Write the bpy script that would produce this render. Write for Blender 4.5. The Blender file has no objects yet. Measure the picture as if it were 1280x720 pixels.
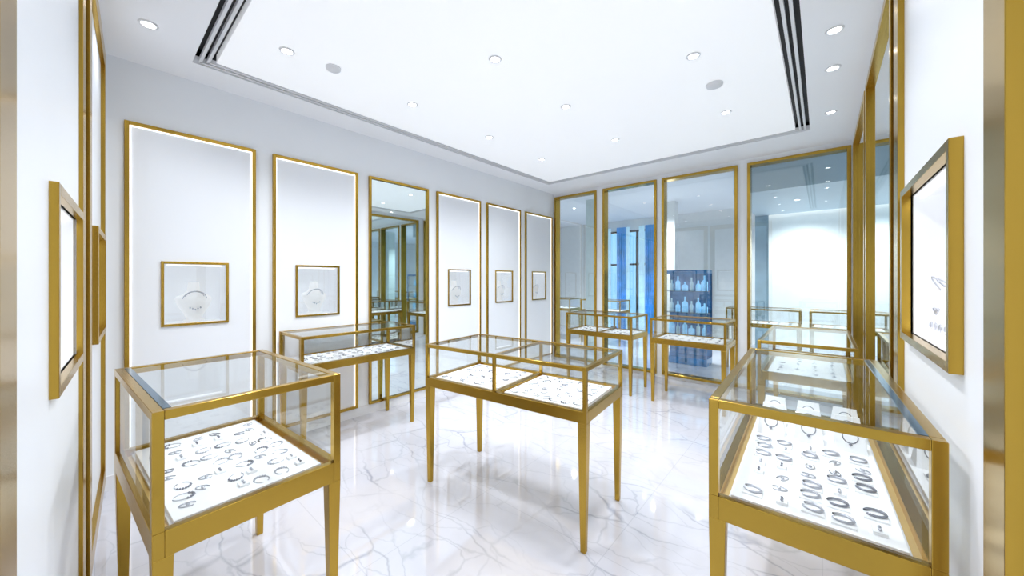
import bpy, bmesh, math, random
from mathutils import Vector, Matrix
random.seed(7)
scene=bpy.context.scene
scene.view_settings.view_transform='Standard'
scene.view_settings.look='None'
scene.view_settings.exposure=0.24

# ------------------------------------------------------------------ materials
def new_mat(name):
    m=bpy.data.materials.new(name); m.use_nodes=True
    nt=m.node_tree; 
    for n in list(nt.nodes): nt.nodes.remove(n)
    out=nt.nodes.new('ShaderNodeOutputMaterial')
    return m,nt,out
def principled(name,col,rough=0.5,metal=0.0,emis=None,es=0.0,var=0.0,scale=8.0,spec=0.5,rvar=0.0):
    m,nt,out=new_mat(name)
    b=nt.nodes.new('ShaderNodeBsdfPrincipled')
    b.inputs['Base Color'].default_value=(*col,1)
    b.inputs['Roughness'].default_value=rough
    b.inputs['Metallic'].default_value=metal
    b.inputs['Specular IOR Level'].default_value=spec
    if emis:
        b.inputs['Emission Color'].default_value=(*emis,1); b.inputs['Emission Strength'].default_value=es
    if var>0 or rvar>0:
        geo=nt.nodes.new('ShaderNodeNewGeometry')
        nz=nt.nodes.new('ShaderNodeTexNoise'); nz.inputs['Scale'].default_value=scale; nz.inputs['Detail'].default_value=2
        nt.links.new(geo.outputs['Position'],nz.inputs['Vector'])
    if var>0:
        r=nt.nodes.new('ShaderNodeValToRGB')
        r.color_ramp.elements[0].position=0.3; r.color_ramp.elements[1].position=0.7
        r.color_ramp.elements[0].color=(*[c*(1-var) for c in col],1)
        r.color_ramp.elements[1].color=(*[min(1,c*(1+var)) for c in col],1)
        nt.links.new(nz.outputs['Fac'],r.inputs['Fac']); nt.links.new(r.outputs['Color'],b.inputs['Base Color'])
    if rvar>0:
        mr=nt.nodes.new('ShaderNodeMapRange')
        mr.inputs['To Min'].default_value=max(0.02,rough-rvar); mr.inputs['To Max'].default_value=rough+rvar
        nt.links.new(nz.outputs['Fac'],mr.inputs['Value']); nt.links.new(mr.outputs['Result'],b.inputs['Roughness'])
    nt.links.new(b.outputs[0],out.inputs[0])
    return m
GOLD=principled('satin_brass',(0.47,0.295,0.048),0.22,1.0,var=0.03,scale=1.2)
GOLDIN=principled('gold_lining',(0.82,0.58,0.20),0.4,0.5,var=0.04)
WALL=principled('white_wall_paint',(0.86,0.89,0.93),0.6,var=0.01,scale=2)
PANEL=principled('panel_lacquer',(0.85,0.88,0.93),0.35,var=0.012,scale=1.5)
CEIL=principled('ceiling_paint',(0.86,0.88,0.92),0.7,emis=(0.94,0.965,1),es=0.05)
TRAYC=principled('ceiling_added_glow',(0.90,0.92,0.95),0.7,emis=(0.95,0.97,1),es=0.24)  # glow added to the plain inner ceiling to whiten it and fill the room
BLACK=principled('diffuser_black',(0.02,0.02,0.022),0.6)
LED=principled('led_strip',(1,1,1),0.5,emis=(1,0.99,0.97),es=1.1)
LAMP=principled('lamp_glow',(1,1,1),0.5,emis=(1,1,1),es=12.0)
WPLAS=principled('white_trim',(0.78,0.79,0.82),0.4)
LINING=principled('lining_added_glow',(0.82,0.84,0.88),0.6,emis=(0.96,0.98,1),es=0.16)  # glow put into the lining colour to brighten the niche interiors
LEATHER=principled('tray_velvet',(0.90,0.91,0.93),0.7,var=0.015,scale=30,emis=(1,0.99,0.98),es=0.06)  # faint glow put into the fabric so the trays look brightly lit
BUST=principled('bust_linen',(0.97,0.97,0.98),0.7,var=0.01,emis=(1,1,1),es=0.18)  # glow put into the linen to make the busts brighter
SILVER=principled('silver_jewelry',(0.56,0.57,0.63),0.3,0.8)
DARKJ=principled('gem_jewelry',(0.28,0.29,0.34),0.2,0.5)
CREAM=principled('cream_wall',(0.84,0.85,0.83),0.6,var=0.02)
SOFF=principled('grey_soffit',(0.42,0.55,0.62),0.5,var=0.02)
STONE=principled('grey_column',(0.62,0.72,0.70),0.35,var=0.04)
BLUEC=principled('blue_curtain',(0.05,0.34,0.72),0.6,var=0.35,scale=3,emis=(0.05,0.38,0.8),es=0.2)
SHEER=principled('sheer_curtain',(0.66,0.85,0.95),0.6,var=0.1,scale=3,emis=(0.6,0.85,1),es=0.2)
DARKB=principled('dark_blue_glass',(0.02,0.15,0.36),0.10,0.2,var=0.5,scale=6,emis=(0.02,0.22,0.5),es=0.15)  # blue glow put into the cabinet glass to brighten it
BOTTLE=principled('blue_bottle',(0.25,0.60,0.90),0.15,0.2,emis=(0.3,0.65,1.0),es=0.6)  # glow added to the bottles, which are no lamps
BLUEG=principled('blue_grey_glass_panel',(0.30,0.46,0.56),0.10,0.2,var=0.15,scale=3)
EDGE=principled('dark_glass_edge',(0.05,0.11,0.17),0.12,0.2)
MIRROR=principled('mirror_silver',(0.82,0.91,0.92),0.02,1.0)
def glass_mat(name,tint,base,facing):
    m,nt,out=new_mat(name)
    tr=nt.nodes.new('ShaderNodeBsdfTransparent'); tr.inputs[0].default_value=(*tint,1)
    gl=nt.nodes.new('ShaderNodeBsdfGlossy'); gl.inputs['Roughness'].default_value=0.01
    fr=nt.nodes.new('ShaderNodeLayerWeight'); fr.inputs['Blend'].default_value=0.35
    mr=nt.nodes.new('ShaderNodeMapRange'); mr.inputs['To Min'].default_value=base; mr.inputs['To Max'].default_value=facing
    mx=nt.nodes.new('ShaderNodeMixShader')
    nt.links.new(fr.outputs['Fresnel'],mr.inputs['Value']); nt.links.new(mr.outputs['Result'],mx.inputs['Fac'])
    nt.links.new(tr.outputs[0],mx.inputs[1]); nt.links.new(gl.outputs[0],mx.inputs[2]); nt.links.new(mx.outputs[0],out.inputs[0])
    return m
GLASS=glass_mat('case_glass',(0.95,0.975,0.98),0.05,0.85)
PART=glass_mat('pane_glass',(0.86,0.95,0.97),0.12,0.8)
def marble():
    m,nt,out=new_mat('polished_marble')
    N=nt.nodes.new; L=nt.links.new
    b=N('ShaderNodeBsdfPrincipled'); b.inputs['Roughness'].default_value=0.045; b.inputs['Specular IOR Level'].default_value=1.0
    b.inputs['IOR'].default_value=1.65
    geo=N('ShaderNodeNewGeometry')
    def warp(scale,amt,det=5):
        nz=N('ShaderNodeTexNoise'); nz.inputs['Scale'].default_value=scale; nz.inputs['Detail'].default_value=det
        L(geo.outputs['Position'],nz.inputs['Vector'])
        s=N('ShaderNodeVectorMath'); s.operation='SCALE'; s.inputs['Scale'].default_value=amt
        L(nz.outputs['Color'],s.inputs[0])
        a=N('ShaderNodeVectorMath'); a.operation='ADD'; L(geo.outputs['Position'],a.inputs[0]); L(s.outputs[0],a.inputs[1]); return a
    def veins(scale,amt,wscale,width,strength,rot):
        w=warp(wscale,amt)
        mp=N('ShaderNodeMapping'); mp.inputs['Rotation'].default_value=(0,0,rot); mp.inputs['Scale'].default_value=(1.0,2.6,1.0); L(w.outputs[0],mp.inputs['Vector'])
        v=N('ShaderNodeTexVoronoi'); v.feature='DISTANCE_TO_EDGE'; v.inputs['Scale'].default_value=scale
        L(mp.outputs[0],v.inputs['Vector'])
        r=N('ShaderNodeMapRange'); r.inputs['From Max'].default_value=width; r.inputs['To Min'].default_value=strength; r.inputs['To Max'].default_value=0
        L(v.outputs['Distance'],r.inputs['Value']); return r
    v1=veins(1.0,0.55,1.2,0.022,0.55,0.6); v2=veins(2.4,0.4,2.2,0.035,0.32,0.9)
    nz=N('ShaderNodeTexNoise'); nz.inputs['Scale'].default_value=1.6; nz.inputs['Detail'].default_value=5; L(geo.outputs['Position'],nz.inputs['Vector'])
    mod=N('ShaderNodeMapRange'); mod.inputs['From Min'].default_value=0.38; mod.inputs['From Max'].default_value=0.62; L(nz.outputs['Fac'],mod.inputs['Value'])
    ad=N('ShaderNodeMath'); ad.operation='MAXIMUM'; L(v1.outputs[0],ad.inputs[0]); L(v2.outputs[0],ad.inputs[1])
    mu=N('ShaderNodeMath'); mu.operation='MULTIPLY'; L(ad.outputs[0],mu.inputs[0]); L(mod.outputs[0],mu.inputs[1])
    cm=N('ShaderNodeMapRange'); cm.inputs['From Min'].default_value=0.4; cm.inputs['From Max'].default_value=0.75; cm.inputs['To Max'].default_value=0.24; L(nz.outputs['Fac'],cm.inputs['Value'])
    cl=N('ShaderNodeMath'); cl.operation='ADD'; L(cm.outputs[0],cl.inputs[0]); L(mu.outputs[0],cl.inputs[1])
    br=N('ShaderNodeTexBrick'); br.offset=0; br.inputs['Scale'].default_value=1.0
    br.inputs['Brick Width'].default_value=0.9; br.inputs['Row Height'].default_value=0.9; br.inputs['Mortar Size'].default_value=0.0025
    br.inputs['Color1'].default_value=(0,0,0,1); br.inputs['Color2'].default_value=(0,0,0,1); br.inputs['Mortar'].default_value=(0.22,0.22,0.22,1)
    L(geo.outputs['Position'],br.inputs['Vector'])
    a2=N('ShaderNodeMath'); a2.operation='ADD'; a2.use_clamp=True; L(cl.outputs[0],a2.inputs[0]); L(br.outputs['Color'],a2.inputs[1])
    mix=N('ShaderNodeMix'); mix.data_type='RGBA'
    mix.inputs['A'].default_value=(0.61,0.62,0.69,1); mix.inputs['B'].default_value=(0.22,0.24,0.31,1)
    L(a2.outputs[0],mix.inputs['Factor']); L(mix.outputs['Result'],b.inputs['Base Color']); L(b.outputs[0],out.inputs[0])
    return m
MARBLE=marble()

# ------------------------------------------------------------------ mesh helper
class MB:
    def __init__(s): s.v=[]; s.f=[]; s.mi=[]; s.mats=[]; s.smooth=[]
    def idx(s,m):
        if m not in s.mats: s.mats.append(m)
        return s.mats.index(m)
    def add(s,verts,faces,m,M=None,smooth=False):
        o=len(s.v); i=s.idx(m)
        for p in verts:
            p=Vector(p); s.v.append(M@p if M else p)
        for f in faces: s.f.append([o+k for k in f]); s.mi.append(i); s.smooth.append(smooth)
    def box(s,a,b,m,M=None,top=1.0,taper_bottom=None):
        x0,y0,z0=a; x1,y1,z1=b
        if x0>x1:x0,x1=x1,x0
        if y0>y1:y0,y1=y1,y0
        if z0>z1:z0,z1=z1,z0
        cx,cy=(x0+x1)/2,(y0+y1)/2
        k=taper_bottom or 1.0
        vs=[(cx+(x-cx)*k,cy+(y-cy)*k,z0) for x,y in((x0,y0),(x1,y0),(x1,y1),(x0,y1))]+[(x,y,z1) for x,y in((x0,y0),(x1,y0),(x1,y1),(x0,y1))]
        s.add(vs,[(3,2,1,0),(4,5,6,7),(0,1,5,4),(1,2,6,5),(2,3,7,6),(3,0,4,7)],m,M)
    def quad(s,pts,m,M=None): s.add(pts,[(0,1,2,3)],m,M)
    def torus(s,c,R,r,m,M=None,sx=1,sy=1,rot=0,tilt=0,n=14,k=5,a0=0,a1=2*math.pi):
        T=Matrix.Translation(c)@Matrix.Rotation(rot,4,'Z')@Matrix.Rotation(tilt,4,'X')
        if M: T=M@T
        full=abs(a1-a0-2*math.pi)<1e-6
        cnt=n if full else n+1
        vs=[]
        for i in range(cnt):
            a=a0+(a1-a0)*i/n
            for j in range(k):
                b=2*math.pi*j/k
                vs.append(((R+r*math.cos(b))*math.cos(a)*sx,(R+r*math.cos(b))*math.sin(a)*sy,r*math.sin(b)))
        fs=[]
        for i in range(n):
            i2=(i+1)%cnt
            for j in range(k): fs.append((i*k+j,i2*k+j,i2*k+(j+1)%k,i*k+(j+1)%k))
        s.add(vs,fs,m,T,True)
    def loft(s,rings,m,M=None,n=20,cap=True):
        vs=[];fs=[]
        for z,rx,ry,cy in rings:
            for i in range(n):
                a=2*math.pi*i/n; vs.append((rx*math.cos(a),cy+ry*math.sin(a),z))
        for q in range(len(rings)-1):
            for i in range(n): fs.append((q*n+i,q*n+(i+1)%n,(q+1)*n+(i+1)%n,(q+1)*n+i))
        if cap: fs.append(tuple(reversed(range(n)))); fs.append(tuple((len(rings)-1)*n+i for i in range(n)))
        s.add(vs,fs,m,M,True)
    def obj(s,name,parent=None,bevel=0.0,M=None):
        me=bpy.data.meshes.new(name); me.from_pydata([tuple(p) for p in s.v],[],s.f)
        for m in s.mats: me.materials.append(m)
        for p,i,sm in zip(me.polygons,s.mi,s.smooth): p.material_index=i; p.use_smooth=sm
        me.update()
        o=bpy.data.objects.new(name,me); scene.collection.objects.link(o)
        if M: o.matrix_world=M
        if parent: o.parent=parent
        if bevel>0:
            b=o.modifiers.new('bevel','BEVEL'); b.width=bevel; b.segments=2; b.limit_method='ANGLE'
        return o
def empty(name,loc=(0,0,0),rot=0):
    e=bpy.data.objects.new(name,None); e.empty_display_size=0.2; e.location=loc; e.rotation_euler=(0,0,rot)
    scene.collection.objects.link(e); return e
def frame_mat(origin,u,n):
    u=Vector((u[0],u[1],0)).normalized(); n=Vector((n[0],n[1],0)).normalized()
    M=Matrix(((u.x,n.x,0,origin[0]),(u.y,n.y,0,origin[1]),(0,0,1,0),(0,0,0,1)))
    return M
def holed(mb,u0,u1,v0,v1,holes,fn):
    us=sorted(set([u0,u1]+[h[0] for h in holes]+[h[1] for h in holes])); vs=sorted(set([v0,v1]+[h[2] for h in holes]+[h[3] for h in holes]))
    for a,b in zip(us,us[1:]):
        for c,d in zip(vs,vs[1:]):
            mu,mv=(a+b)/2,(c+d)/2
            if any(h[0]<mu<h[1] and h[2]<mv<h[3] for h in holes): continue
            fn(a,b,c,d)

CH=3.10; XL=-3.85; XR=0.29; YB=5.67
ML=frame_mat((XL,0),(0,1),(1,0))
MR=frame_mat((XR,0),(0,1),(-1,0))
MN=frame_mat((XL,0.03),(0.99865,-0.0519),(0.0519,0.99865))
MBK=frame_mat((0,YB),(1,0),(0,-1))

# ------------------------------------------------------------------ shell
TH=0.30
def wall(name,M,u0,u1,holes,mat=WALL,th=TH,z1=CH):
    mb=MB(); holed(mb,u0,u1,0,z1,holes,lambda a,b,c,d: mb.box((a,-th,c),(b,0,d),mat,M))
    return mb.obj(name)
NZ0,NZ1=1.15,1.62
pitch=0.931
panels=[(0.14+pitch*i,0.14+pitch*i+0.80) for i in range(6)]
lh=[]
for i,(a,b) in enumerate(panels):
    if i==2: continue
    c=(a+b)/2; lh.append((c-0.19,c+0.19,NZ0,NZ1))
wall('wall_left',ML,-0.02,YB,lh)
RN=(1.52,2.25,1.275,1.85)
wall('wall_right',MR,-0.25,YB,[RN])
NN=[(0.45,1.05,1.20,1.74),(1.63,2.25,1.205,1.735)]
wall('wall_front',MN,0.0,4.14,NN)
BP=[(-3.80,-2.97),(-2.82,-1.95),(-1.84,-0.88),(-0.74,0.235)]
BT=3.02
wall('wall_back',MBK,XL,XR+0.1,[(a,b,0.06,BT) for a,b in BP],th=0.12)
fl=MB(); fl.box((-7,-0.5,-0.1),(4,10.2,0),MARBLE); fl.obj('floor')
TX0,TX1,TY0,TY1=-3.52,-0.10,0.47,5.02; SW=0.12
ce=MB()
sl=[(TX0,TX1,TY0,TY0+SW),(TX0,TX1,TY1-SW,TY1),(TX0,TX0+SW,TY0,TY1),(TX1-SW,TX1,TY0,TY1)]
inner=(TX0+SW,TX1-SW,TY0+SW,TY1-SW)
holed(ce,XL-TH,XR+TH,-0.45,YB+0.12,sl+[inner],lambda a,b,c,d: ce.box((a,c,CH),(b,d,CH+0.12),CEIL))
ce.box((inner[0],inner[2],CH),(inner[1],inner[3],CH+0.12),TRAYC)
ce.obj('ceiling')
tr=MB()
tr.box((TX0-0.05,TY0-0.05,CH+0.13),(TX1+0.05,TY1+0.05,CH+0.15),BLACK)
for k in (1,2):
    o=SW*k/3; w=0.009
    tr.box((TX0+o-w,TY0+o-w,CH),(TX1-o+w,TY0+o+w,CH+0.03),WPLAS); tr.box((TX0+o-w,TY1-o-w,CH),(TX1-o+w,TY1-o+w,CH+0.03),WPLAS)
    tr.box((TX0+o-w,TY0+o,CH),(TX0+o+w,TY1-o,CH+0.03),WPLAS); tr.box((TX1-o-w,TY0+o,CH),(TX1-o+w,TY1-o,CH+0.03),WPLAS)
for a,b,c,d in sl: tr.box((a,c,CH+0.06),(b,d,CH+0.08),BLACK)
tr.obj('trim_ceiling_diffuser')
bb=MB(); bb.box((0,0,0),(YB,0.012,0.10),WPLAS,ML); bb.obj('baseboard_left')
bb=MB(); bb.box((0,0,0),(YB,0.012,0.10),WPLAS,MR); bb.obj('baseboard_right')
bb=MB(); bb.box((0,0,0),(4.1,0.012,0.10),WPLAS,MN); bb.obj('baseboard_front')

# ------------------------------------------------------------------ framed wall panels
def bust(mb,M,s=1.0):
    T=M@Matrix.Scale(s,4)
    mb.loft([(0,.050,.030,0),(.010,.050,.030,0),(.014,.036,.024,0),(.05,.050,.030,0),(.10,.078,.038,0),(.135,.088,.040,-.004),(.152,.078,.034,-.008),(.168,.045,.028,-.010),(.185,.030,.025,-.012),(.235,.027,.023,-.012),(.24,.024,.020,-.012)],BUST,T)
    mb.torus((0,0.010,0.140),0.046,0.0022,SILVER,T,sx=1,sy=1.15,tilt=math.radians(50),n=26)
    mb.torus((0,0.016,0.125),0.058,0.0022,SILVER,T,sx=1,sy=1.2,tilt=math.radians(58),n=26)
    for k in range(5):
        x=(k-2)*.012
        mb.loft([(0,.001,.001,0),(.006,.005,.005,0),(.012,.001,.001,0)],SILVER,T@Matrix.Translation((x,.045,.066+abs(k-2)*.006)),n=8)
def frame_boxes(mb,M,a,b,z0,z1,w,p,mat=GOLD,y0=0.0):
    mb.box((a,y0,z0),(a+w,y0+p,z1),mat,M); mb.box((b-w,y0,z0),(b,y0+p,z1),mat,M)
    mb.box((a+w,y0,z1-w),(b-w,y0+p,z1),mat,M); mb.box((a+w,y0,z0),(b-w,y0+p,z0+w),mat,M)
def niche(M,u0,u1,z0,z1,name='wall_display_niche',depth=0.2,fw=0.018,fp=0.02,n_busts=1,big=False,glass=True):
    e=empty(name)
    mb=MB(); t=0.004
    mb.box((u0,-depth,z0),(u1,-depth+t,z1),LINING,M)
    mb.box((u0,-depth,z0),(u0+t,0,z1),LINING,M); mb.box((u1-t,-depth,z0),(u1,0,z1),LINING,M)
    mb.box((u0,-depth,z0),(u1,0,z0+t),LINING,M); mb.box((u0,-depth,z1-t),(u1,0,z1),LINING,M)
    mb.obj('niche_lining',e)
    mb=MB(); frame_boxes(mb,M,u0-fw,u1+fw,z0-fw,z1+fw,fw,fp); mb.obj('frame',e,0.0015)
    mb=MB(); mb.box((u0+.02,-0.03,z1-0.014),(u1-.02,-0.015,z1-0.005),LED,M); mb.obj('led_strip',e)
    if glass:
        mb=MB(); mb.quad([(u0,-0.004,z0),(u1,-0.004,z0),(u1,-0.004,z1),(u0,-0.004,z1)],GLASS,M); mb.obj('glass',e)
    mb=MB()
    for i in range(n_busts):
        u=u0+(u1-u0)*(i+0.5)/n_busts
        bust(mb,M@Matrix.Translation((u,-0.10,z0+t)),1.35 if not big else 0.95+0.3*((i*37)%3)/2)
    if big:
        for i in range(9):
            u=u0+0.06+(u1-u0-0.12)*i/8
            mb.box((u-0.022,-0.06,z0+t),(u+0.022,-0.02,z0+0.025),BUST,M)
            mb.torus((u,-0.04,z0+0.042),0.014,0.003,SILVER,M,tilt=math.radians(90))
    mb.obj('necklace_bust',e)
    return e
def wall_panel(M,a,b,z0,z1,w=0.026,p=0.03,holes=[],mirror=False,name='framed_wall_panel',led=True):
    e=empty(name)
    mb=MB(); frame_boxes(mb,M,a,b,z0,z1,w,p); mb.obj('frame',e,0.002)
    mb=MB(); mat=MIRROR if mirror else PANEL
    holed(mb,a+w,b-w,z0+w,z1-w,holes,lambda p0,p1,q0,q1: mb.box((p0,0.001,q0),(p1,0.008,q1),mat,M))
    mb.obj('mirror' if mirror else 'panel_face',e)
    if led and not mirror:
        mb=MB(); g=0.007
        mb.box((a+w,0.009,z1-w-g),(b-w,0.016,z1-w),LED,M)
        mb.box((a+w,0.009,z0+w),(a+w+g,0.016,z1-w-g),LED,M); mb.box((b-w-g,0.009,z0+w),(b-w,0.016,z1-w-g),LED,M)
        mb.obj('led_edge',e)
    return e
PT=2.655
for i,(a,b) in enumerate(panels):
    if i==2:
        wall_panel(ML,a,b,0.10,PT,mirror=True,name='framed_wall_mirror')
    else:
        c=(a+b)/2
        wall_panel(ML,a,b,0.10,PT,holes=[(c-0.19,c+0.19,NZ0,NZ1)])
        niche(ML,c-0.19,c+0.19,NZ0,NZ1)
wall_panel(MN,0.12,1.36,0.12,3.03,w=0.10,p=0.028,holes=[NN[0]],led=False)
wall_panel(MN,1.42,2.86,0.12,3.03,w=0.12,p=0.02,holes=[NN[1]],led=False)
niche(MN,*NN[0],fw=0.03,fp=0.04,n_busts=2,glass=False)
niche(MN,*NN[1],fw=0.03,fp=0.026,n_busts=3,glass=False)
wall_panel(MR,1.12,2.52,0.12,3.03,w=0.12,p=0.03,holes=[RN],led=False)
niche(MR,*RN,fw=0.028,fp=0.035,n_busts=3,big=True,glass=False)
wall_panel(MR,2.58,3.98,0.12,3.03,w=0.05,p=0.035,mirror=True,name='framed_wall_mirror')
wall_panel(MR,4.08,5.50,0.12,3.03,w=0.05,p=0.035,mirror=True,name='framed_wall_mirror')

for i,(a,b) in enumerate(BP):
    e=empty('mirror_as_glass_panel')  # back mirror built as a see-through pane onto the added room
    mb=MB(); frame_boxes(mb,MBK,a-0.015,b+0.015,0.045,BT+0.015,0.036,0.03); 
    frame_boxes(mb,MBK,a,b,0.06,BT,0.018,0.12,y0=-0.12); mb.obj('frame',e,0.002)
    mb=MB(); mb.quad([(a,-0.06,0.06),(b,-0.06,0.06),(b,-0.06,BT),(a,-0.06,BT)],PART,MBK); mb.obj('glass',e)

# ------------------------------------------------------------------ display cases
def case(cx,cy,rot,W,D,top,ab,ah,divide=1,rail=0.024,rows=(4,9),style='ring',rim_strip=False):
    e=empty('jewelry_display_case',(cx,cy,0),math.radians(rot))
    w,d=W/2,D/2; at=ab+ah; leg=0.052
    mb=MB()
    for sx in(-1,1):
        for sy in(-1,1):
            mb.box((sx*w,sy*d,0),(sx*(w-leg),sy*(d-leg),ab+0.001),GOLD,taper_bottom=0.58)
            mb.box((sx*w,sy*d,at),(sx*(w-rail),sy*(d-rail),top),GOLD)
    t=0.03
    mb.box((-w,-d,ab),(w,-d+t,at),GOLD); mb.box((-w,d-t,ab),(w,d,at),GOLD)
    mb.box((-w,-d+t,ab),(-w+t,d-t,at),GOLD); mb.box((w-t,-d+t,ab),(w,d-t,at),GOLD)
    r=rail
    mb.box((-w+r,-d,top-r),(w-r,-d+r,top),GOLD); mb.box((-w+r,d-r,top-r),(w-r,d,top),GOLD)
    mb.box((-w,-d+r,top-r),(-w+r,d-r,top),GOLD); mb.box((w-r,-d+r,top-r),(w,d-r,top),GOLD)
    for k in range(1,divide):
        x=-w+W*k/divide
        mb.box((x-.011,-d+r,top-.02),(x+.011,d-r,top-.002),GOLD)
        mb.box((x-.011,-d+.002,at),(x+.011,-d+.02,top-r),GOLD); mb.box((x-.011,d-.02,at),(x+.011,d-.002,top-r),GOLD)
        mb.box((x-.02,-d+t,at-.03),(x+.02,d-t,at-.002),GOLD)
    mb.obj('gold_frame',e,0.002)
    mb=MB()
    mb.box((-w+t,-d+t,ab+0.004),(w-t,d-t,at-0.032),GOLDIN); mb.obj('deck',e)
    tm=MB(); jm=MB(); m=0.03; tz=at-0.006
    for k in range(divide):
        x0=-w+W*k/divide+(t if k==0 else 0.02)+m*0.8; x1=-w+W*(k+1)/divide-(t if k==divide-1 else 0.02)-m*0.8
        y0=-d+t+m; y1=d-t-m
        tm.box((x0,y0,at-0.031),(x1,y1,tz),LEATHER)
        tm.box((x0-.008,y0-.008,at-0.031),(x1+.008,y1+.008,at-0.020),WPLAS)
        nr,nc=rows
        nc=max(2,round(nc/divide)) if divide>1 else nc
        if style=='cuff':
            xs=x0+(x1-x0)*0.60
            for a in range(3):
                for b in range(3):
                    X=xs+.07+a*.14; Y=y0+(y1-y0)*(b+.5)/3
                    T=Matrix.Translation((X,Y,tz))@Matrix.Rotation(math.radians(90),4,'Z')@Matrix.Scale(-1,4,(0,1,0))
                    hw=.055
                    tm.add([(-hw,-.05,0),(hw,-.05,0),(hw,.05,0),(-hw,.05,0),(-hw*.8,.01,.10),(hw*.8,.01,.10),(hw*.8,.022,.10),(-hw*.8,.022,.10)],[(3,2,1,0),(0,1,5,4),(1,2,6,5),(2,3,7,6),(3,0,4,7),(4,5,6,7)],LEATHER,T)
                    jm.torus((0,-.014,.058),.026,.0026,DARKJ,T,sy=1.1,tilt=math.radians(58),n=20)
                    jm.loft([(0,.001,.001,0),(.006,.007,.007,0),(.013,.003,.003,0)],DARKJ,T@Matrix.Translation((0,-.036,.024)),n=8)
            x1=xs; nc=round(nc*.60)
        for a in range(nc):
            for b in range(nr):
                jt=.016 if style=='loose' else .008
                X=x0+.02+(x1-x0-.04)*(a+.5)/nc+random.uniform(-jt,jt); Y=y0+.015+(y1-y0-.03)*(b+.5)/nr+random.uniform(-jt,jt)
                q=random.random(); mat=DARKJ if random.random()<.3 else SILVER
                if random.random()<0.08: continue
                if style=='loose' and q<.4:
                    # draped necklace: open curve with graduated stones
                    ro=random.uniform(0,6.28); S=Matrix.Translation((X,Y,tz))@Matrix.Rotation(ro,4,'Z')
                    jm.torus((0,0,.003),.030,.0018,SILVER,S,sy=.8,a0=.3,a1=5.9,n=18)
                    for g_ in range(7):
                        an=math.pi+(g_-3)*.35
                        jm.loft([(0,.002,.002,0),(.003,.0055,.0045,0),(.007,.002,.002,0)],mat,S@Matrix.Translation((.030*math.cos(an),.024*math.sin(an),0)),n=7)
                elif style=='cuff' and q<.5:
                    tm.box((X-.034,Y-.03,tz),(X+.034,Y+.03,tz+.006),LEATHER)
                    jm.torus((X,Y,tz+.011),.026,.0042,mat,sy=.8,rot=random.uniform(-.3,.3)+math.pi/2,a0=.5,a1=5.8,n=18)
                elif q<.45:
                    jm.torus((X,Y,tz+.005),.014,.0028,mat,sy=.75,rot=random.uniform(0,3))
                    jm.loft([(0,.001,.001,0),(.006,.006,.006,0),(.011,.004,.004,0)],mat,Matrix.Translation((X+.010,Y,tz+.003)),n=8)
                elif q<.75:
                    jm.torus((X,Y,tz+.003),.024,.0024,mat,sy=.6,rot=random.uniform(0,3),a0=.6,a1=5.5,n=14)
                    jm.loft([(0,.007,.005,0),(.005,.008,.006,0),(.008,.003,.002,0)],SILVER,Matrix.Translation((X,Y,tz)),n=8)
                else:
                    tm.box((X-.02,Y-.016,tz),(X+.02,Y+.016,tz+.010),LEATHER)
                    for s_ in(-1,1):
                        jm.loft([(0,.002,.002,0),(.004,.007,.005,0),(.008,.002,.002,0)],mat,Matrix.Translation((X+s_*.009,Y,tz+.010)),n=8)
    tm.obj('velvet_tray',e,0.001); jm.obj('jewelry',e)
    g=MB(); o=0.008
    g.quad([(-w+o,-d+o,top-.003),(w-o,-d+o,top-.003),(w-o,d-o,top-.003),(-w+o,d-o,top-.003)],GLASS)
    for s_ in(-1,1):
        g.quad([(-w+r,s_*(d-o),at),(w-r,s_*(d-o),at),(w-r,s_*(d-o),top-r),(-w+r,s_*(d-o),top-r)],GLASS)
        g.quad([(s_*(w-o),-d+r,at),(s_*(w-o),d-r,at),(s_*(w-o),d-r,top-r),(s_*(w-o),-d+r,top-r)],GLASS)
    g.obj('glass_vitrine',e)
    if rim_strip:  # dark rim strips stand in for refraction at the glass edge
        s=MB()
        for ax,sy in rim_strip:
            if ax=='y': s.box((-w+r,sy*(d-r),top-.004),(w-r,sy*(d-r-.02),top+.001),EDGE)
            else: s.box((sy*(w-r),-d+r,top-.004),(sy*(w-r-.02),d-r,top+.001),EDGE)
        s.obj('dark_glass_edge',e)
    return e
case(-1.630,1.976,6.1,1.27,0.62,1.02,0.712,0.065,divide=2,rows=(6,14),style='loose')
case(-2.065,0.388,3.5,0.92,0.60,1.08,0.61,0.085,rows=(6,8),rail=0.03,style='loose',rim_strip=[('y',-1)])
case(-0.045,2.03,91.5,1.22,0.55,1.08,0.665,0.080,rows=(5,12),style='cuff',rail=0.03,rim_strip=[('y',-1)])
case(-3.52,1.66,90,1.10,0.54,1.02,0.715,0.065,rows=(5,11),style='loose')
case(-2.33,4.75,0,0.98,0.56,1.02,0.715,0.065,divide=2,rows=(4,8))
case(-1.20,4.75,0,0.82,0.56,1.02,0.715,0.065,rows=(4,7))
case(-0.10,4.02,90,1.20,0.58,1.02,0.715,0.065,rows=(4,9))

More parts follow.
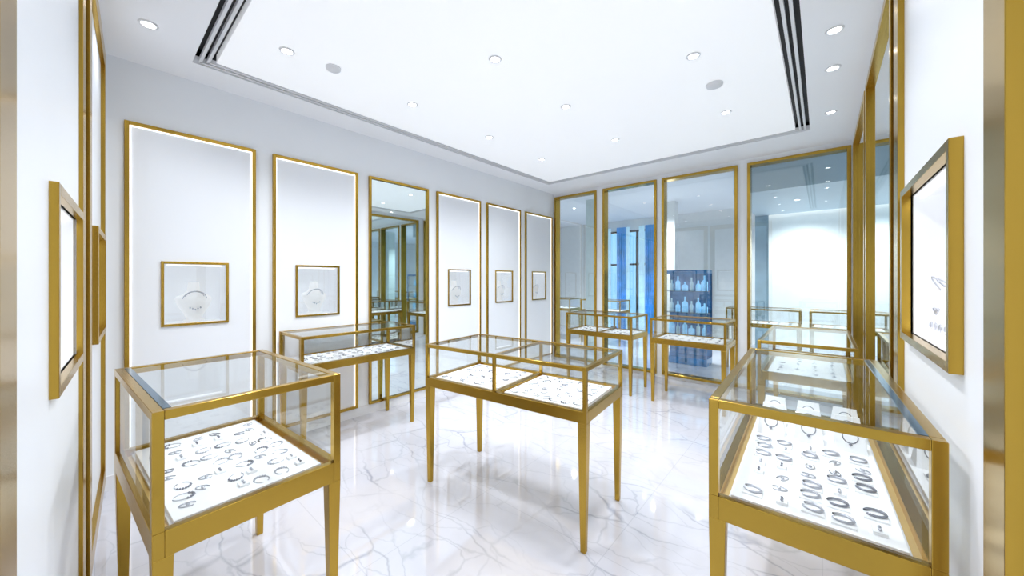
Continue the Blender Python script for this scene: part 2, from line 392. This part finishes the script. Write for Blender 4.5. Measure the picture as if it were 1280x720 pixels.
# ------------------------------------------------------------------ downlights
def downlight(x,y,z=CH,r=0.030,energy=38,light=True):
    e=empty('recessed_downlight',(x,y,z))
    mb=MB()
    mb.torus((0,0,-0.002),r+0.010,0.008,WPLAS,n=24,k=6)
    mb.obj('trim_ring',e)
    mb=MB(); mb.loft([(-.004,r,r,0),(-.001,r,r,0)],LAMP,n=20); mb.obj('lens',e)
    if light:
        l=bpy.data.lights.new('downlight_beam','SPOT'); l.energy=energy; l.spot_size=math.radians(130); l.spot_blend=0.8; l.shadow_soft_size=0.05; l.color=(0.96,0.98,1.0)
        o=bpy.data.objects.new('downlight_beam',l); scene.collection.objects.link(o); o.location=(0,0,-0.03); o.parent=e
for x,y in [(-2.84,.88),(-2.84,1.9),(-2.84,2.9),(-2.84,3.9),(-1.8,.9),(-1.8,1.9),(-1.8,2.85),(-1.8,3.9),(-.7,1.0),(-.7,1.9),(-.7,2.8),(-.7,3.95)]:
    downlight(x,y,energy=50)
for x,y in [(-3.2,.22),(.06,1.7),(.06,3.1),(.06,3.65),(.06,4.6)]: downlight(x,y,energy=13,light=(y!=3.65))
for x,y,r in[(-2.80,1.18,.05),(-.67,3.32,.06)]:
    mb=MB(); mb.loft([(-.025,r*.75,r*.75,0),(-.018,r,r,0),(0,r*1.05,r*1.05,0)],WPLAS,n=24); o=mb.obj('smoke_detector'); o.location=(x,y,CH)

# ------------------------------------------------------------------ added room standing in for the back wall's mirror reflections
wb=MB(); holed(wb,-7,4,0,3.2,[(-5.1,-3.4,0.05,2.9)],lambda a,b,c,d: wb.box((a,10.0,c),(b,10.15,d),CREAM)); wb.obj('wall_far')
wb=MB(); wb.box((-7.1,5.79,0),(-7,10.15,3.2),WALL); wb.obj('wall_far_left')
wb=MB(); wb.box((4,5.79,0),(4.1,10.15,3.2),CREAM); wb.obj('wall_far_right')
wb=MB(); wb.box((XR+0.6,5.67,0),(4.0,5.79,3.2),WALL); wb.box((-7,5.67,0),(XL-TH,5.79,3.2),WALL); wb.obj('wall_far_return')
wb=MB(); wb.box((-7,5.79,3.2),(4,10.15,3.3),CEIL)
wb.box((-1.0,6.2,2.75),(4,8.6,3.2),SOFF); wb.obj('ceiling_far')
mb=MB(); mb.box((-1.0,9.90,2.95),(3.9,9.97,3.0),LED); mb.obj('cove_light')
e=empty('window_1'); mb=MB()
for x in(-5.1,-4.55,-4.0,-3.45): mb.box((x,10.02,0.05),(x+.05,10.08,2.9),BLACK)
for z in(0.05,1.9,2.85): mb.box((-5.1,10.02,z),(-3.4,10.08,z+.05),BLACK)
mb.obj('mullions',e)
mb=MB(); mb.quad([(-5.1,10.05,.05),(-3.4,10.05,.05),(-3.4,10.05,2.9),(-5.1,10.05,2.9)],PART); mb.obj('pane',e)
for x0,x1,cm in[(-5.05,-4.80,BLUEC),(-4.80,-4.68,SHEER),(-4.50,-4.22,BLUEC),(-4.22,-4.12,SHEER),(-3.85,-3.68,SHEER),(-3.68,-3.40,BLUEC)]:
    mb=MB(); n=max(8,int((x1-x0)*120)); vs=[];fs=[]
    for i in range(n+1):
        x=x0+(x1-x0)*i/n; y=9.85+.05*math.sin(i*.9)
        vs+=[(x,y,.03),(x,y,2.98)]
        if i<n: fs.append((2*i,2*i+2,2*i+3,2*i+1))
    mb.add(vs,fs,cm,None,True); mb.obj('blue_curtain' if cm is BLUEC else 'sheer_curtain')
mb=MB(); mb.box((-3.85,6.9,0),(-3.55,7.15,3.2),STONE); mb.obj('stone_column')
mb=MB(); mb.box((-2.70,8.2,0),(-2.42,8.45,3.2),CREAM); mb.obj('stone_column')
mb=MB(); mb.box((-1.02,8.65,0),(-0.98,9.6,2.95),BLUEG); mb.box((-1.02,8.63,0),(-0.80,8.65,2.95),BLUEG); mb.obj('glass_screen')
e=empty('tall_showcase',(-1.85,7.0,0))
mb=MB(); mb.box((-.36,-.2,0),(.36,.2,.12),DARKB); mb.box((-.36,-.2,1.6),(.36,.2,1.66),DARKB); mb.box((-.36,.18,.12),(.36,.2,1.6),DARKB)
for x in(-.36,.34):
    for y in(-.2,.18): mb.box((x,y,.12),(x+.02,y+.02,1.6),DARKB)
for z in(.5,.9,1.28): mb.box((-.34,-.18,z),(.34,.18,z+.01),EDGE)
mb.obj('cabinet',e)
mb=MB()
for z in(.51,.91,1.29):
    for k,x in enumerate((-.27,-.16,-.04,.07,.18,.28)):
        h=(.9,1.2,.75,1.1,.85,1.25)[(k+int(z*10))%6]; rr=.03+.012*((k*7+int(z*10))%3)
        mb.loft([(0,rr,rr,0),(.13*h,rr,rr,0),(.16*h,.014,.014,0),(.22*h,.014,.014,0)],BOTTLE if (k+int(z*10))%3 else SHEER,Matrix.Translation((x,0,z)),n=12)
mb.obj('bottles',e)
mb=MB(); mb.quad([(-.36,-.2,.12),(.36,-.2,.12),(.36,-.2,1.6),(-.36,-.2,1.6)],GLASS); mb.obj('door_glass',e)
for x in(-.75,.35,1.45): case(x,7.3,0,1.0,0.55,1.02,0.715,0.065,rows=(3,6))
for x in(-5.2,-3.9): case(x,7.9,0,1.0,0.55,1.02,0.715,0.065,rows=(3,6))
for x,y in[(-4.5,7.5),(-2.6,7.5),(-.3,9.1),(1.5,9.1)]: downlight(x,y,3.2,energy=270)  # lamps added to brighten the room behind the panes
for x,y in[(-.3,7.2),(.9,7.2)]: downlight(x,y,2.75,energy=55)

w=bpy.data.worlds.new('World'); scene.world=w; w.use_nodes=True
bg=w.node_tree.nodes['Background']; bg.inputs[0].default_value=(0.35,0.65,0.95,1); bg.inputs[1].default_value=1.2

cam=bpy.data.cameras.new('Camera'); co=bpy.data.objects.new('Camera',cam); scene.collection.objects.link(co)
co.location=(0,0,1.5); co.rotation_euler=(math.radians(90),0,math.radians(40.77))
cam.sensor_width=36; cam.lens=450/1280*36; cam.shift_y=-11/1280; cam.clip_start=0.02
scene.camera=co
